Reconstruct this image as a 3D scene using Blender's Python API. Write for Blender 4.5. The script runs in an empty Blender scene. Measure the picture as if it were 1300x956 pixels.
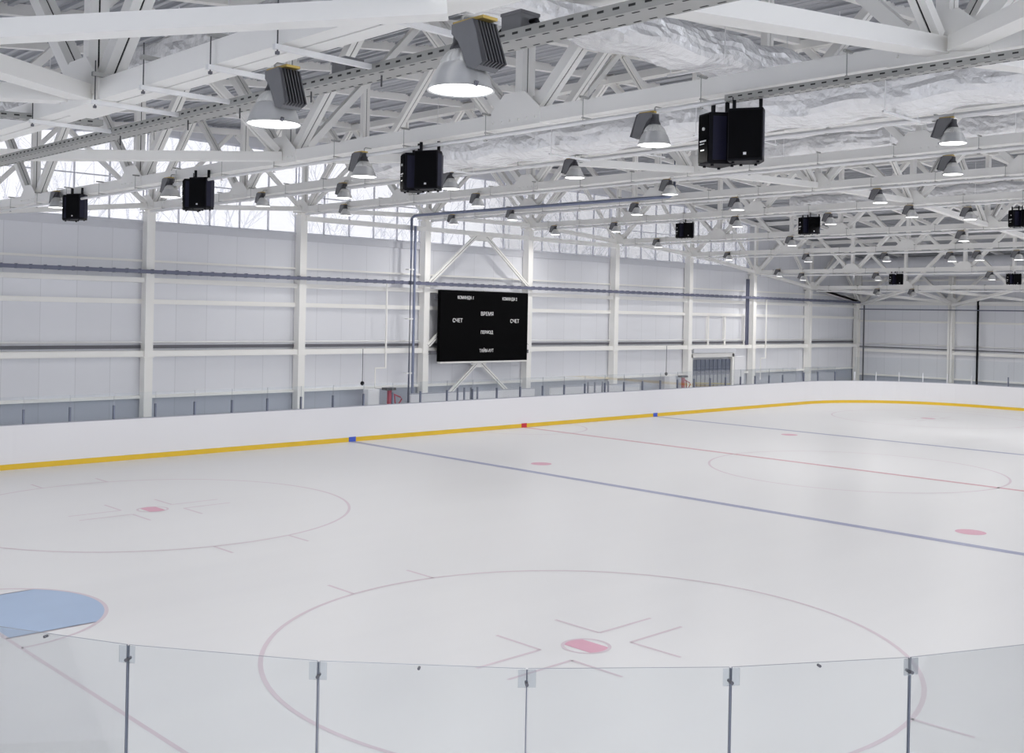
import bpy, bmesh, math, random
from mathutils import Vector, Matrix
random.seed(7)
PI = math.pi
COL = bpy.context.scene.collection
SC = bpy.context.scene

# ------------------------------------------------------------------ materials
def new_mat(name):
    m = bpy.data.materials.new(name); m.use_nodes = True
    nt = m.node_tree
    return m, nt, nt.nodes['Principled BSDF']

def mat(name, rgb, rough=.5, metal=0., spec=.5, var=0., scale=3., bump=0., bscale=40.):
    m, nt, b = new_mat(name)
    b.inputs['Base Color'].default_value = (*rgb, 1)
    b.inputs['Roughness'].default_value = rough
    b.inputs['Metallic'].default_value = metal
    b.inputs['Specular IOR Level'].default_value = spec
    tc = nt.nodes.new('ShaderNodeTexCoord')
    if var:
        n = nt.nodes.new('ShaderNodeTexNoise'); n.inputs['Scale'].default_value = scale
        n.inputs['Detail'].default_value = 4
        nt.links.new(tc.outputs['Object'], n.inputs['Vector'])
        mx = nt.nodes.new('ShaderNodeMix'); mx.data_type = 'RGBA'
        mx.inputs['A'].default_value = (*[c * (1 - var) for c in rgb], 1)
        mx.inputs['B'].default_value = (*[min(1, c * (1 + var)) for c in rgb], 1)
        nt.links.new(n.outputs['Fac'], mx.inputs['Factor'])
        nt.links.new(mx.outputs['Result'], b.inputs['Base Color'])
    if bump:
        n2 = nt.nodes.new('ShaderNodeTexNoise'); n2.inputs['Scale'].default_value = bscale
        n2.inputs['Detail'].default_value = 6
        nt.links.new(tc.outputs['Object'], n2.inputs['Vector'])
        bp = nt.nodes.new('ShaderNodeBump'); bp.inputs['Strength'].default_value = bump
        bp.inputs['Distance'].default_value = .05
        nt.links.new(n2.outputs['Fac'], bp.inputs['Height'])
        nt.links.new(bp.outputs['Normal'], b.inputs['Normal'])
    return m

def emit(name, rgb, s):
    m, nt, b = new_mat(name)
    b.inputs['Base Color'].default_value = (*rgb, 1)
    b.inputs['Emission Color'].default_value = (*rgb, 1)
    b.inputs['Emission Strength'].default_value = s
    return m

def panel_mat(name, rgb, axis, pitch, seam=.012, dark=.86):
    """sandwich panel: vertical seams every `pitch` metres along an axis, faint micro ribs"""
    m, nt, b = new_mat(name)
    b.inputs['Roughness'].default_value = .38
    tc = nt.nodes.new('ShaderNodeTexCoord'); sp = nt.nodes.new('ShaderNodeSeparateXYZ')
    nt.links.new(tc.outputs['Object'], sp.inputs[0])
    def mth(op, a, bb=None):
        n = nt.nodes.new('ShaderNodeMath'); n.operation = op
        for i, v in enumerate((a, bb)):
            if v is None: continue
            if isinstance(v, (int, float)): n.inputs[i].default_value = v
            else: nt.links.new(v, n.inputs[i])
        return n.outputs[0]
    t = mth('DIVIDE', sp.outputs[axis], pitch)
    fr = mth('FRACT', t)
    line = mth('LESS_THAN', fr, seam / pitch * 2)
    nz = nt.nodes.new('ShaderNodeTexNoise'); nz.inputs['Scale'].default_value = .35; nz.inputs['Detail'].default_value = 3
    nt.links.new(tc.outputs['Object'], nz.inputs['Vector'])
    cell = nt.nodes.new('ShaderNodeTexWhiteNoise'); cell.noise_dimensions = '1D'
    nt.links.new(mth('FLOOR', t), cell.inputs['W'])
    v = mth('ADD', mth('MULTIPLY', nz.outputs['Fac'], .08), mth('MULTIPLY', cell.outputs['Value'], .03))
    v = mth('ADD', v, .94)
    v = mth('MULTIPLY', v, mth('SUBTRACT', 1.0, mth('MULTIPLY', line, 1 - dark)))
    mx = nt.nodes.new('ShaderNodeMix'); mx.data_type = 'RGBA'; mx.blend_type = 'MULTIPLY'
    mx.inputs['Factor'].default_value = 1
    mx.inputs['A'].default_value = (*rgb, 1)
    nt.links.new(v, mx.inputs['B'])
    nt.links.new(mx.outputs['Result'], b.inputs['Base Color'])
    return m

def glass_mat(name, tint, refl=.06, rough=.02):
    m, nt, b = new_mat(name)
    out = nt.nodes['Material Output']; nt.nodes.remove(b)
    tr = nt.nodes.new('ShaderNodeBsdfTransparent'); tr.inputs['Color'].default_value = (*tint, 1)
    gl = nt.nodes.new('ShaderNodeBsdfGlossy'); gl.inputs['Roughness'].default_value = rough
    fr = nt.nodes.new('ShaderNodeFresnel'); fr.inputs['IOR'].default_value = 1.45
    mu = nt.nodes.new('ShaderNodeMath'); mu.operation = 'MULTIPLY'; mu.inputs[1].default_value = refl / .04
    nt.links.new(fr.outputs[0], mu.inputs[0])
    cl = nt.nodes.new('ShaderNodeClamp'); cl.inputs['Max'].default_value = .5
    nt.links.new(mu.outputs[0], cl.inputs['Value'])
    mx = nt.nodes.new('ShaderNodeMixShader')
    nt.links.new(cl.outputs[0], mx.inputs[0]); nt.links.new(tr.outputs[0], mx.inputs[1]); nt.links.new(gl.outputs[0], mx.inputs[2])
    nt.links.new(mx.outputs[0], out.inputs['Surface'])
    return m

def ice_mat():
    m, nt, b = new_mat('ice')
    tc = nt.nodes.new('ShaderNodeTexCoord')
    mp = nt.nodes.new('ShaderNodeMapping'); mp.inputs['Scale'].default_value = (.05, .6, 1)
    nt.links.new(tc.outputs['Object'], mp.inputs['Vector'])
    n = nt.nodes.new('ShaderNodeTexNoise'); n.inputs['Scale'].default_value = 2.2; n.inputs['Detail'].default_value = 6
    nt.links.new(mp.outputs[0], n.inputs['Vector'])
    n2 = nt.nodes.new('ShaderNodeTexNoise'); n2.inputs['Scale'].default_value = .12; n2.inputs['Detail'].default_value = 3
    nt.links.new(tc.outputs['Object'], n2.inputs['Vector'])
    ad = nt.nodes.new('ShaderNodeMath'); ad.operation = 'ADD'
    nt.links.new(n.outputs['Fac'], ad.inputs[0]); nt.links.new(n2.outputs['Fac'], ad.inputs[1])
    cr = nt.nodes.new('ShaderNodeValToRGB')
    cr.color_ramp.elements[0].position = .35; cr.color_ramp.elements[0].color = (*ICE_A, 1)
    cr.color_ramp.elements[1].position = .75; cr.color_ramp.elements[1].color = (*ICE_B, 1)
    hv = nt.nodes.new('ShaderNodeMath'); hv.operation = 'MULTIPLY'; hv.inputs[1].default_value = .5
    nt.links.new(ad.outputs[0], hv.inputs[0]); nt.links.new(hv.outputs[0], cr.inputs[0])
    nt.links.new(cr.outputs[0], b.inputs['Base Color'])
    rr = nt.nodes.new('ShaderNodeMapRange'); rr.inputs['To Min'].default_value = .26; rr.inputs['To Max'].default_value = .42
    nt.links.new(n.outputs['Fac'], rr.inputs['Value']); nt.links.new(rr.outputs[0], b.inputs['Roughness'])
    b.inputs['IOR'].default_value = 1.31
    return m

ICE_A = (.70, .705, .73); ICE_B = (.745, .75, .77)
M = {}
M['steel'] = mat('white painted steel', (.93, .92, .89), .42, var=.02, scale=.8)
M['slot'] = mat('dark seam', (.03, .03, .03), .8)
M['wall'] = panel_mat('blue grey sandwich panel', (.78, .79, .83), 0, 1.15)
M['wallx'] = panel_mat('blue grey sandwich panel end', (.80, .81, .85), 1, 1.15)
M['plinth'] = panel_mat('darker plinth panel', (.46, .49, .56), 0, 1.15)
M['lowwallx'] = panel_mat('darker plinth panel end', (.50, .53, .60), 1, 1.15)
M['trim'] = mat('wall flashing', (.64, .65, .69), .4, var=.03)
M['dark'] = mat('dark strip', (.12, .12, .14), .5, var=.1)
M['deck'] = mat('galvanised roof deck', (.47, .48, .51), .38, .2, var=.15, scale=1.5)
M['foil'] = mat('crumpled foil wrap', (.94, .94, .95), .26, .45, var=.03, scale=2., bump=.9, bscale=7.)
M['tray'] = mat('galvanised tray', (.40, .40, .385), .4, .3, var=.1, scale=6.)
M['pipe'] = mat('light conduit pipe', (.86, .86, .86), .35, .2, var=.04)
M['bluepipe'] = mat('blue grey pipe', (.22, .25, .36), .4, .1, var=.08)
M['ladder'] = mat('blue grey cable ladder', (.15, .16, .23), .45, .1, var=.08)
M['alu'] = mat('spun aluminium', (.78, .78, .78), .3, .6, var=.08, scale=9.)
M['ribbed'] = mat('ribbed housing', (.75, .75, .73), .35, .3, var=.08, scale=9.)
M['grey'] = mat('dark grey casting', (.065, .065, .072), .5, var=.1, scale=12.)
M['midgrey'] = mat('grey ballast plate', (.17, .17, .18), .5, var=.08, scale=12.)
M['gold'] = mat('yellow zinc bracket', (.55, .40, .12), .4, .6, var=.1, scale=20.)
M['black'] = mat('black speaker cabinet', (.006, .006, .009), .5, spec=.15, var=.1, scale=20.)
M['grille'] = mat('black speaker grille', (.004, .004, .005), .8, spec=.08, bump=.3, bscale=300.)
M['navy'] = mat('blue black cabinet side', (.018, .018, .04), .45, spec=.2)
M['white'] = mat('white plastic', (.82, .82, .84), .35)
M['board'] = mat('white board facing', (.80, .80, .83), .3, var=.015, scale=.6)
M['yellow'] = mat('yellow kick plate', (.78, .52, .03), .35, var=.05)
M['mblue'] = mat('blue mark', (.06, .12, .60), .4)
M['mred'] = mat('red mark', (.62, .03, .05), .4)
M['cap'] = mat('grey cap rail', (.42, .43, .50), .4)
M['post'] = mat('aluminium glass post', (.20, .22, .29), .35, .5)
M['postw'] = mat('white glass post', (.75, .76, .80), .35, .2)
M['glass'] = glass_mat('clear acrylic', (.965, .976, .98), .012)
M['edge'] = mat('acrylic edge', (.42, .45, .50), .3)
M['edgedark'] = mat('acrylic edge near', (.22, .24, .30), .4, spec=.2)
M['clamp'] = glass_mat('clear clamp plate', (.90, .92, .94), .05, .1)
M['winglass'] = glass_mat('tinted window glass', (.555, .555, .56), .03)
M['clearglass'] = glass_mat('clear window glass', (.97, .98, .985), .03)
M['mull'] = mat('window mullion', (.82, .83, .90), .4)
M['concrete'] = mat('pale concrete floor', (.62, .63, .65), .6, var=.05, scale=1.2)
M['face'] = mat('scoreboard face', (.003, .003, .0035), .7, spec=.04)
M['led'] = mat('scoreboard lettering', (.85, .85, .85), .5)
M['redled'] = mat('unlit red display', (.012, .004, .006), .4)
M['redpaint'] = mat('red painted tube', (.42, .05, .09), .4, var=.08, scale=8.)
M['snow'] = mat('snow', (.85, .86, .90), .8, var=.03, scale=.2)
M['bark'] = mat('frosted branches', (.93, .94, .96), .8, var=.03, scale=1.)
M['gatepane'] = mat('gate glazing', (.16, .18, .23), .2, var=.1)
M['gatelow'] = mat('gate lower panel', (.38, .40, .45), .4, var=.06)
M['ochre'] = mat('ochre rail', (.45, .40, .16), .5)
M['lens'] = emit('lamp lens', (1, 1, .98), 6.)
M['ice'] = ice_mat()
def ice_paint(name, rgb):
    m = mat(name, rgb, .34, var=.05, scale=1.5); m.node_tree.nodes['Principled BSDF'].inputs['IOR'].default_value = 1.31
    return m
M['pblue'] = ice_paint('faded blue line', (.33, .35, .50))
M['pred'] = ice_paint('faded red line', (.60, .34, .40))
M['pthin'] = ice_paint('faded circle line', (.62, .54, .60))
M['pdot'] = ice_paint('faded pink spot', (.66, .36, .47))
M['pcrease'] = ice_paint('pale blue crease', (.37, .48, .67))

# ------------------------------------------------------------------ mesh helpers
class MB:
    def __init__(s): s.v = []; s.f = []; s.m = []
    def quadbox(s, P, mi=0):
        """8 corner points: bottom 4 then top 4"""
        o = len(s.v); s.v += [tuple(p) for p in P]
        for q in ((3, 2, 1, 0), (4, 5, 6, 7), (0, 1, 5, 4), (1, 2, 6, 5), (2, 3, 7, 6), (3, 0, 4, 7)):
            s.f.append([o + i for i in q]); s.m.append(mi)
        return s
    def box(s, x0, x1, y0, y1, z0, z1, mi=0):
        return s.quadbox([(x0, y0, z0), (x1, y0, z0), (x1, y1, z0), (x0, y1, z0), (x0, y0, z1), (x1, y0, z1), (x1, y1, z1), (x0, y1, z1)], mi)
    def bar(s, p, q, w, h, side=None, mi=0, off=0.):
        """rectangular bar from p to q; w along `side`, h along the third axis; off shifts along side"""
        p, q = Vector(p), Vector(q); d = (q - p).normalized()
        if side is None:
            side = d.cross(Vector((0, 0, 1)))
            if side.length < 1e-4: side = Vector((1, 0, 0))
        side = Vector(side); side = (side - d * side.dot(d)).normalized(); u = side.cross(d).normalized()
        P = []
        for c in (p, q):
            for a, b in ((-1, -1), (1, -1), (1, 1), (-1, 1)):
                P.append(c + side * (a * w / 2 + off) + u * (b * h / 2))
        return s.quadbox(P, mi)
    def dual(s, p, q, w, h, side, gap=.02):
        """two back to back channels with a dark bar filling the gap between them"""
        wc = (w - gap) / 2
        s.bar(p, q, wc, h, side, 0, -(gap + wc) / 2); s.bar(p, q, wc, h, side, 0, (gap + wc) / 2)
        s.bar(p, q, gap, h * .86, side, 1)  # dark bar filling the gap between the two channels
        return s
    def tube(s, pts, r, n=8, mi=0, caps=True):
        pts = [Vector(p) for p in pts]; rings = []
        for i, p in enumerate(pts):
            d = (pts[min(i + 1, len(pts) - 1)] - pts[max(i - 1, 0)]).normalized()
            a = d.cross(Vector((0, 0, 1)))
            if a.length < 1e-3: a = Vector((1, 0, 0))
            a.normalize(); b = d.cross(a)
            rr = r[i] if isinstance(r, (list, tuple)) else r
            o = len(s.v)
            for k in range(n):
                t = 2 * PI * k / n; s.v.append(tuple(p + a * math.cos(t) * rr + b * math.sin(t) * rr))
            rings.append(o)
        for i in range(len(rings) - 1):
            for k in range(n):
                k2 = (k + 1) % n
                s.f.append([rings[i] + k, rings[i] + k2, rings[i + 1] + k2, rings[i + 1] + k]); s.m.append(mi)
        if caps:
            s.f.append([rings[0] + k for k in range(n)]); s.m.append(mi)
            s.f.append([rings[-1] + k for k in reversed(range(n))]); s.m.append(mi)
        return s
    def lathe(s, prof, n=28, c=(0, 0, 0), mi=0, ripple=0., closed=False):
        rings = []
        for r, z in prof:
            o = len(s.v)
            for k in range(n):
                rr = r * (1 + (ripple if k % 2 else -ripple)); t = 2 * PI * k / n
                s.v.append((c[0] + rr * math.cos(t), c[1] + rr * math.sin(t), c[2] + z))
            rings.append(o)
        for i in range(len(rings) - 1):
            for k in range(n):
                k2 = (k + 1) % n
                s.f.append([rings[i] + k, rings[i] + k2, rings[i + 1] + k2, rings[i + 1] + k]); s.m.append(mi)
        if closed:
            s.f.append([rings[0] + k for k in reversed(range(n))]); s.m.append(mi)
            s.f.append([rings[-1] + k for k in range(n)]); s.m.append(mi)
        return s
    def prism(s, poly, axis, a, b, mi=0):
        """polygon in the plane across `axis` (0 x,1 y,2 z), extruded a..b"""
        n = len(poly); o = len(s.v)
        for t in (a, b):
            for (u, w) in poly:
                p = [0, 0, 0]; oth = [i for i in range(3) if i != axis]
                p[axis] = t; p[oth[0]] = u; p[oth[1]] = w; s.v.append(tuple(p))
        s.f.append([o + i for i in range(n)]); s.f.append([o + n + i for i in reversed(range(n))]); s.m += [mi, mi]
        for i in range(n):
            j = (i + 1) % n
            s.f.append([o + i, o + n + i, o + n + j, o + j]); s.m.append(mi)
        return s
    def build(s, name, mats, parent=None, smooth=False, bevel=0.):
        me = bpy.data.meshes.new(name); me.from_pydata(s.v, [], s.f)
        if not isinstance(mats, (list, tuple)): mats = [mats]
        for m in mats: me.materials.append(m)
        me.polygons.foreach_set('material_index', s.m)
        bm = bmesh.new(); bm.from_mesh(me); bmesh.ops.recalc_face_normals(bm, faces=bm.faces)
        bm.to_mesh(me); bm.free()
        if smooth: me.polygons.foreach_set('use_smooth', [True] * len(me.polygons))
        me.update()
        o = bpy.data.objects.new(name, me); COL.objects.link(o)
        if parent: o.parent = parent
        if smooth: 
            md = o.modifiers.new('split', 'EDGE_SPLIT'); md.split_angle = math.radians(40)
        if bevel:
            md = o.modifiers.new('bev', 'BEVEL'); md.width = bevel; md.segments = 2; md.limit_method = 'ANGLE'
        return o

def tag(o, label, cat, group=None, kind=None):
    o['label'] = label; o['category'] = cat
    if group: o['group'] = group
    if kind: o['kind'] = kind
    return o
def thing(name, loc, label, cat, group=None, rz=0., kind=None):
    o = bpy.data.objects.new(name, None); COL.objects.link(o); o.empty_display_size = .1
    o.location = loc; o.rotation_euler = (0, 0, rz)
    return tag(o, label, cat, group, kind)
def copy_tree(src, parent=None):
    c = src.copy(); COL.objects.link(c)
    if parent is not None: c.parent = parent
    for ch in list(src.children): copy_tree(ch, c)
    return c
ORD = ['zeroth', 'first', 'second', 'third', 'fourth', 'fifth', 'sixth', 'seventh', 'eighth', 'ninth', 'tenth', 'eleventh', 'twelfth', 'thirteenth', 'fourteenth', 'fifteenth', 'sixteenth', 'seventeenth', 'eighteenth', 'nineteenth', 'twentieth']
def ordw(n):
    if n <= 20: return ORD[n]
    t = {2: 'twenty', 3: 'thirty', 4: 'forty'}[n // 10]
    return {2: 'twentieth', 3: 'thirtieth', 4: 'fortieth'}[n // 10] if n % 10 == 0 else t + '-' + ORD[n % 10]

# ------------------------------------------------------------------ measured frame of the hall
XT = [-32.955 + 6 * i for i in range(12)]                                   # truss lines across the rink
ZT = [6.05, 6.674, 7.288, 7.967, 8.342, 8.536, 8.587, 8.228, 7.915, 7.221, 6.525, 5.75]   # underside of the bottom chords (shallow arch)
YN = [17.72 - 6 * j for j in range(8)]                                      # node lines along the hall
DEPTH = 2.9
YW = 18.15                                                                  # inner face of the long wall
XE = 33.3                                                                   # inner face of the far end wall
YB = -24.6; XB = -33.4
HL, HW, RC, ZB = 28.75, 14.86, 7.0, 1.245                                   # rink half length / half width / corner radius / board height
def prof(x):
    x = max(XT[0], min(XT[-1], x)); i = min(10, int((x - XT[0]) / 6)); t = (x - XT[i]) / 6
    return ZT[i] * (1 - t) + ZT[i + 1] * t

# ------------------------------------------------------------------ floor, ice and its markings
fl = MB().box(XB - .3, XE + .3, YB - .3, YW + .3, -.3, -.03).build('floor', M['concrete'])
tag(fl, 'pale concrete floor around the ice rink boards', 'floor', kind='structure')

XL, RN = 29.64, 9.34      # near end of the rink: position and corner radius
def rrect(hl, hw, r, n=14):
    pts = []; xl = XL + hl - HL; rn = RN + r - RC
    for cx, cy, a0, r in ((hl - r, hw - r, 0, r), (-xl + rn, hw - rn, PI / 2, rn), (-xl + rn, -hw + rn, PI, rn), (hl - r, -hw + r, 1.5 * PI, r)):
        for k in range(n + 1):
            a = a0 + PI / 2 * k / n; pts.append((cx + r * math.cos(a), cy + r * math.sin(a)))
    return pts
ice = MB().prism(rrect(HL, HW, RC), 2, -.2, 0).build('ice_surface', M['ice'])
tag(ice, 'pale glossy ice surface inside the white rink boards', 'ice', kind='structure')
ZI = .0025
def flat(name, polys, m):
    b = MB()
    for p in polys:
        o = len(b.v); b.v += [(x, y, ZI) for x, y in p]; b.f.append(list(range(o, o + len(p)))); b.m.append(0)
    return b.build(name, m, ice)
def rect(x0, x1, y0, y1): return [(x0, y0), (x1, y0), (x1, y1), (x0, y1)]
def arc(cx, cy, r, w, a0=0, a1=2 * PI, n=96):
    out = []
    for k in range(n):
        t0 = a0 + (a1 - a0) * k / n; t1 = a0 + (a1 - a0) * (k + 1) / n
        out.append([(cx + (r + s * w / 2) * math.cos(t), cy + (r + s * w / 2) * math.sin(t)) for s, t in ((-1, t0), (1, t0), (1, t1), (-1, t1))])
    return out
BX, SX, SY, FX = 8.622, 19.98, 6.77, 19.6
def seg(p, q, w):
    d = Vector((q[0] - p[0], q[1] - p[1])); d.normalize(); n = Vector((-d.y, d.x)) * (w / 2)
    return [(p[0] + n.x, p[1] + n.y), (q[0] + n.x, q[1] + n.y), (q[0] - n.x, q[1] - n.y), (p[0] - n.x, p[1] - n.y)]
for x in (-BX, BX): flat('blue_line', [rect(x - .14, x + .14, -HW + .02, HW - .02)], M['pblue'])
flat('center_line', [rect(-.11, .11, -HW + .02, HW - .02)], M['pred'])
flat('center_circle', arc(0, 0, 4.5, .07), M['pthin'])
flat('referee_crease', arc(0, HW, 2.6, .07, PI, 2 * PI), M['pthin'])
for gx, sg in ((-25.95, 1), (25.6, -1)):
    ce, rc = (XL, RN) if gx < 0 else (HL, RC); yy = HW - rc + math.sqrt(max(0, rc ** 2 - (abs(gx) - (ce - rc)) ** 2)) - .03
    flat('goal_line', [rect(gx - .03, gx + .03, -yy, yy)], M['pthin'])
    a0, a1 = (-PI / 2, PI / 2) if sg > 0 else (PI / 2, 1.5 * PI)
    flat('crease_arc', arc(gx, 0, 1.8, .06, a0, a1, 40), M['pthin'])
    h = 1.24; am = math.asin(h / 1.77)
    pts = [(gx + sg * .04, -h)] + [(gx + sg * 1.77 * math.cos(t), 1.77 * math.sin(t)) for t in [-am + 2 * am * k / 24 for k in range(25)]] + [(gx + sg * .04, h)]
    flat('goal_crease', [pts], M['pcrease'])
    flat('crease_side_line', [rect(min(gx, gx + sg * 1.25), max(gx, gx + sg * 1.25), s * h - .025, s * h + .025) for s in (-1, 1)], M['pthin'])
def spot_disc(cx, cy, r, name):
    """pink spot: ring outline with a filled band across it"""
    flat(name, arc(cx, cy, r - .025, .05, n=40), M['pthin'])
    t = math.acos(.62)
    poly = [(cx + (r - .05) * math.cos(q), cy + (r - .05) * math.sin(q)) for q in [PI / 2 - (PI / 2 - t) + (PI - 2 * t) * i / 12 for i in range(13)]]
    poly += [(cx + (r - .05) * math.cos(q), cy + (r - .05) * math.sin(q)) for q in [PI + t + (PI - 2 * t) * i / 12 for i in range(13)]]
    flat(name + '_band', [poly], M['pdot'])
for cx, sgn in ((-SX, -1), (FX, 1)):
    for cy in (SY, -SY):
        polys = arc(cx, cy, 4.5, .065)
        for s in (-1, 1):
            for dx in (-.85, .85):
                yb = cy + s * math.sqrt(4.5 ** 2 - dx ** 2)
                polys.append(rect(cx + dx - .03, cx + dx + .03, min(yb, yb + s * .75), max(yb, yb + s * .75)))
        flat('faceoff_circle', polys, M['pthin'])
        spot_disc(cx, cy, .36, 'faceoff_spot')
        L = []
        for sx in (-1, 1):
            for sy in (-1, 1):
                px, py = cx + sx * .62, cy + sy * .30
                L.append(seg((px, py), (px + sx * 1.2, py), .055)); L.append(seg((px, py), (px, py + sy * .9), .055))
        flat('faceoff_guide', L, M['pthin'])
for cx in (-BX + 1.45, BX - 1.45):
    for cy in (SY, -SY):
        k = [(cx + .33 * math.cos(2 * PI * i / 24), cy + .33 * math.sin(2 * PI * i / 24)) for i in range(24)]
        flat('neutral_spot', [k], M['pdot'])
# ------------------------------------------------------------------ boards
def ring(b, o0, o1, z0, z1, mi=0):
    P, Q = rrect(HL + o0, HW + o0, RC + o0), rrect(HL + o1, HW + o1, RC + o1); n = len(P)
    for i in range(n):
        j = (i + 1) % n
        b.quadbox([(*P[i], z0), (*P[j], z0), (*Q[j], z0), (*Q[i], z0), (*P[i], z1), (*P[j], z1), (*Q[j], z1), (*Q[i], z1)], mi)
    return b
bd = thing('rink_boards', (0, 0, 0), 'white rink boards with a yellow kick plate running round the ice', 'rink boards')
ring(MB(), 0, .10, .0, ZB).build('facing', M['board'], bd, True)
ring(MB(), -.012, 0, .0, .155).build('kick_plate', M['yellow'], bd, True)['label'] = 'yellow kick plate along the ice'
ring(MB(), -.005, .13, ZB, ZB + .02).build('cap_rail', M['cap'], bd, True)
for x, m in ((-BX, 'mblue'), (0, 'mred'), (BX, 'mblue')):
    for y in (1, -1):
        o = MB().box(x - .15, x + .15, y * HW - .02, y * HW + .02, .0, .17).build('line_mark', M[m], bd)
        o['label'] = 'blue line mark on the kick plate' if m == 'mblue' else 'red centre line mark on the kick plate'

# ------------------------------------------------------------------ glass above the boards
def panel(p, q, z1, label, post=None, z0=ZB + .02, group=None, clamp=False):
    p, q = Vector((*p, 0)), Vector((*q, 0)); c = (p + q) / 2; d = (q - p); L = d.length; a = math.atan2(d.y, d.x)
    t = thing('glass_panel', (c.x, c.y, z0), label, 'glass panel', group, a)
    g = .008; h = z1 - z0
    b = MB().box(-L / 2 + g, L / 2 - g, -.006, .006, 0, h)
    for fi in range(len(b.f)):
        vs = [b.v[i] for i in b.f[fi]]
        if max(v[1] for v in vs) - min(v[1] for v in vs) > .005: b.m[fi] = 1
    b.build('pane', [M['glass'], M['edgedark' if clamp else 'edge']], t)
    if post:
        MB().box(-L / 2 - .022, -L / 2 + .022, -.03, .05, 0, post[0]).build('post', M[post[1]], t)
    if clamp:
        MB().box(-L / 2 - .055, -L / 2 + .055, -.016, -.009, h - .112, h - .004).build('clamp_plate', M['clamp'], t)
        MB().tube([(-L / 2, -.03, h - .092), (-L / 2, .03, h - .092)], .011, 10).build('clamp_bolt', M['dark'], t)
        MB().box(-L / 2 - .0035, -L / 2 + .0035, -.006, .006, 0, h - .006).build('seam_line', M['edgedark'], t)  # dark line standing for the glass edges that meet here
        if clamp > 1: MB().tube([(-.02, -.015, h - .022), (-.02, .015, h - .022)], .009, 10).build('bolt_head', M['dark'], t)
    return t
# near corner and near side (in front of the camera)
cx, cy = -XL + RN, -HW + RN; RG = RC + .06; RQ = RN + .06
angs = [180, 187.7, 195.4, 203.1, 210.9, 218.8, 226.7, 234.5, 242.1, 249.7, 257.3, 264.9]
pts = [(-XL - .06, cy + 2.5), (-XL - .06, cy + 1.25)] + [(cx + RQ * math.cos(math.radians(a)), cy + RQ * math.sin(math.radians(a))) for a in angs] + [(cx + .5 + 1.25 * k, -HW - .06) for k in range(3)]
nearlab = ['on the left end boards outside the frame, second before the corner', 'on the left end boards outside the frame, first before the corner', 'in the near corner outside the frame, third beyond the left edge', 'in the near corner outside the frame, second beyond the left edge',
 'in the near corner, first just outside the left edge', 'in the near corner, leftmost along the bottom edge', 'in the near corner, second from left along the bottom edge', 'in the near corner, third from left along the bottom edge', 'in the near corner, fourth from left along the bottom edge',
 'in the near corner, fifth from left along the bottom edge', 'in the near corner, rightmost along the bottom edge', 'in the near corner, first outside the right edge', 'in the near corner, second outside the right edge', 'on the near boards, first past the corner', 'on the near boards, second past the corner', 'on the near boards, third past the corner']
for k in range(len(pts) - 1):
    panel(pts[k], pts[k + 1], 2.52, 'clear glass panel ' + nearlab[k], clamp=2 if k % 2 else 1, group='glass panels of the near corner')
# far long side
xs = [-19.99 + 1.32 * k for k in range(-2, 32) if -19.99 + 1.32 * k < HL - RC + .2]
for k in range(len(xs) - 1):
    lab = 'clear glass panel on the far boards, %s from the left edge' % ordw(k) if k >= 1 else 'clear glass panel on the far boards beyond the left edge'
    panel((xs[k], HW + .06), (xs[k + 1], HW + .06), 2.05, lab, post=(.42, 'post'), group='glass panels along the far boards')
# far corner and end
cx, cy = HL - RC, HW - RC
farp = [(cx + RG * math.cos(math.radians(a)), cy + RG * math.sin(math.radians(a))) for a in (90 - 10.5 * k for k in range(9))] + [(HL + .06, 7.86 - 1.25 * k) for k in range(1, 9)]
for k in range(len(farp) - 1):
    panel(farp[k], farp[k + 1], 2.05 if k < 3 else 2.6, 'clear glass panel round the far corner and end, %s from its left' % ordw(k + 1), post=(.5, 'postw' if 2 < k < 9 else 'post'), group='glass panels of the far end')
# gate posts of the two bench doors in the far boards
for n, (lab, gx) in enumerate((('left', [-3.55, -3.2, -2.85, -2.5]), ('right', [4.05, 4.5, 5.0, 5.4]))):
    for k, x in enumerate(gx):
        t = MB().box(x - .025, x + .025, HW + .11, HW + .17, ZB - .3, ZB + .5).build('gate_post', M['post'])
        tag(t, 'dark gate post on the far boards, %s of four %s' % (ORD[k + 1], 'under the scoreboard' if n == 0 else 'right of the scoreboard'), 'post', 'bench gate posts')
# bench walls behind the far glass
for x0, x1, lab in ((-4.7, 2.2, 'low white bench wall behind the far glass under the scoreboard'), (3.2, 9.4, 'low white bench wall behind the far glass right of the scoreboard')):
    t = thing('bench_wall', ((x0 + x1) / 2, 16.5, -.03), lab, 'bench wall'); w = (x1 - x0) / 2
    MB().box(-w, w, -.04, .04, 0, 1.46).build('panel', M['board'], t)
    MB().box(-w, w, -.06, .06, 1.46, 1.49).build('cap', M['cap'], t)
    MB().box(-w + .2, w - .2, -.5, -.05, .42, .47).build('seat', M['pipe'], t)

# ------------------------------------------------------------------ walls
b = MB().box(XB, XE, YW, YW + .18, 1.6, 7.55)
for i in range(11):      # panel over the windows up to the arched roof
    x0, x1 = XT[i], XT[i + 1]
    za, zb = prof(x0) + DEPTH + .1, prof(x1) + DEPTH + .1
    if i < 9: ta, tb = min(10.6, za - .2), min(10.6, zb - .2)
    else: ta = tb = 7.55
    b.quadbox([(x0, YW, ta), (x1, YW, tb), (x1, YW + .18, tb), (x0, YW + .18, ta), (x0, YW, za + .1), (x1, YW, zb + .1), (x1, YW + .18, zb + .1), (x0, YW + .18, za + .1)])
b.box(XB, XE, YW, YW + .18, -.3, 1.6, 1)  # lower part of the wall in a darker colour
wl = b.build('wall_left', [M['wall'], M['plinth']])
tag(wl, 'long blue grey panel wall behind the far boards', 'wall', kind='structure')
s = MB().box(XB, 21.0, YW - .07, YW, 7.28, 7.56); s.box(XB, 21.0, YW - .12, YW, 7.52, 7.57)
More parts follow.
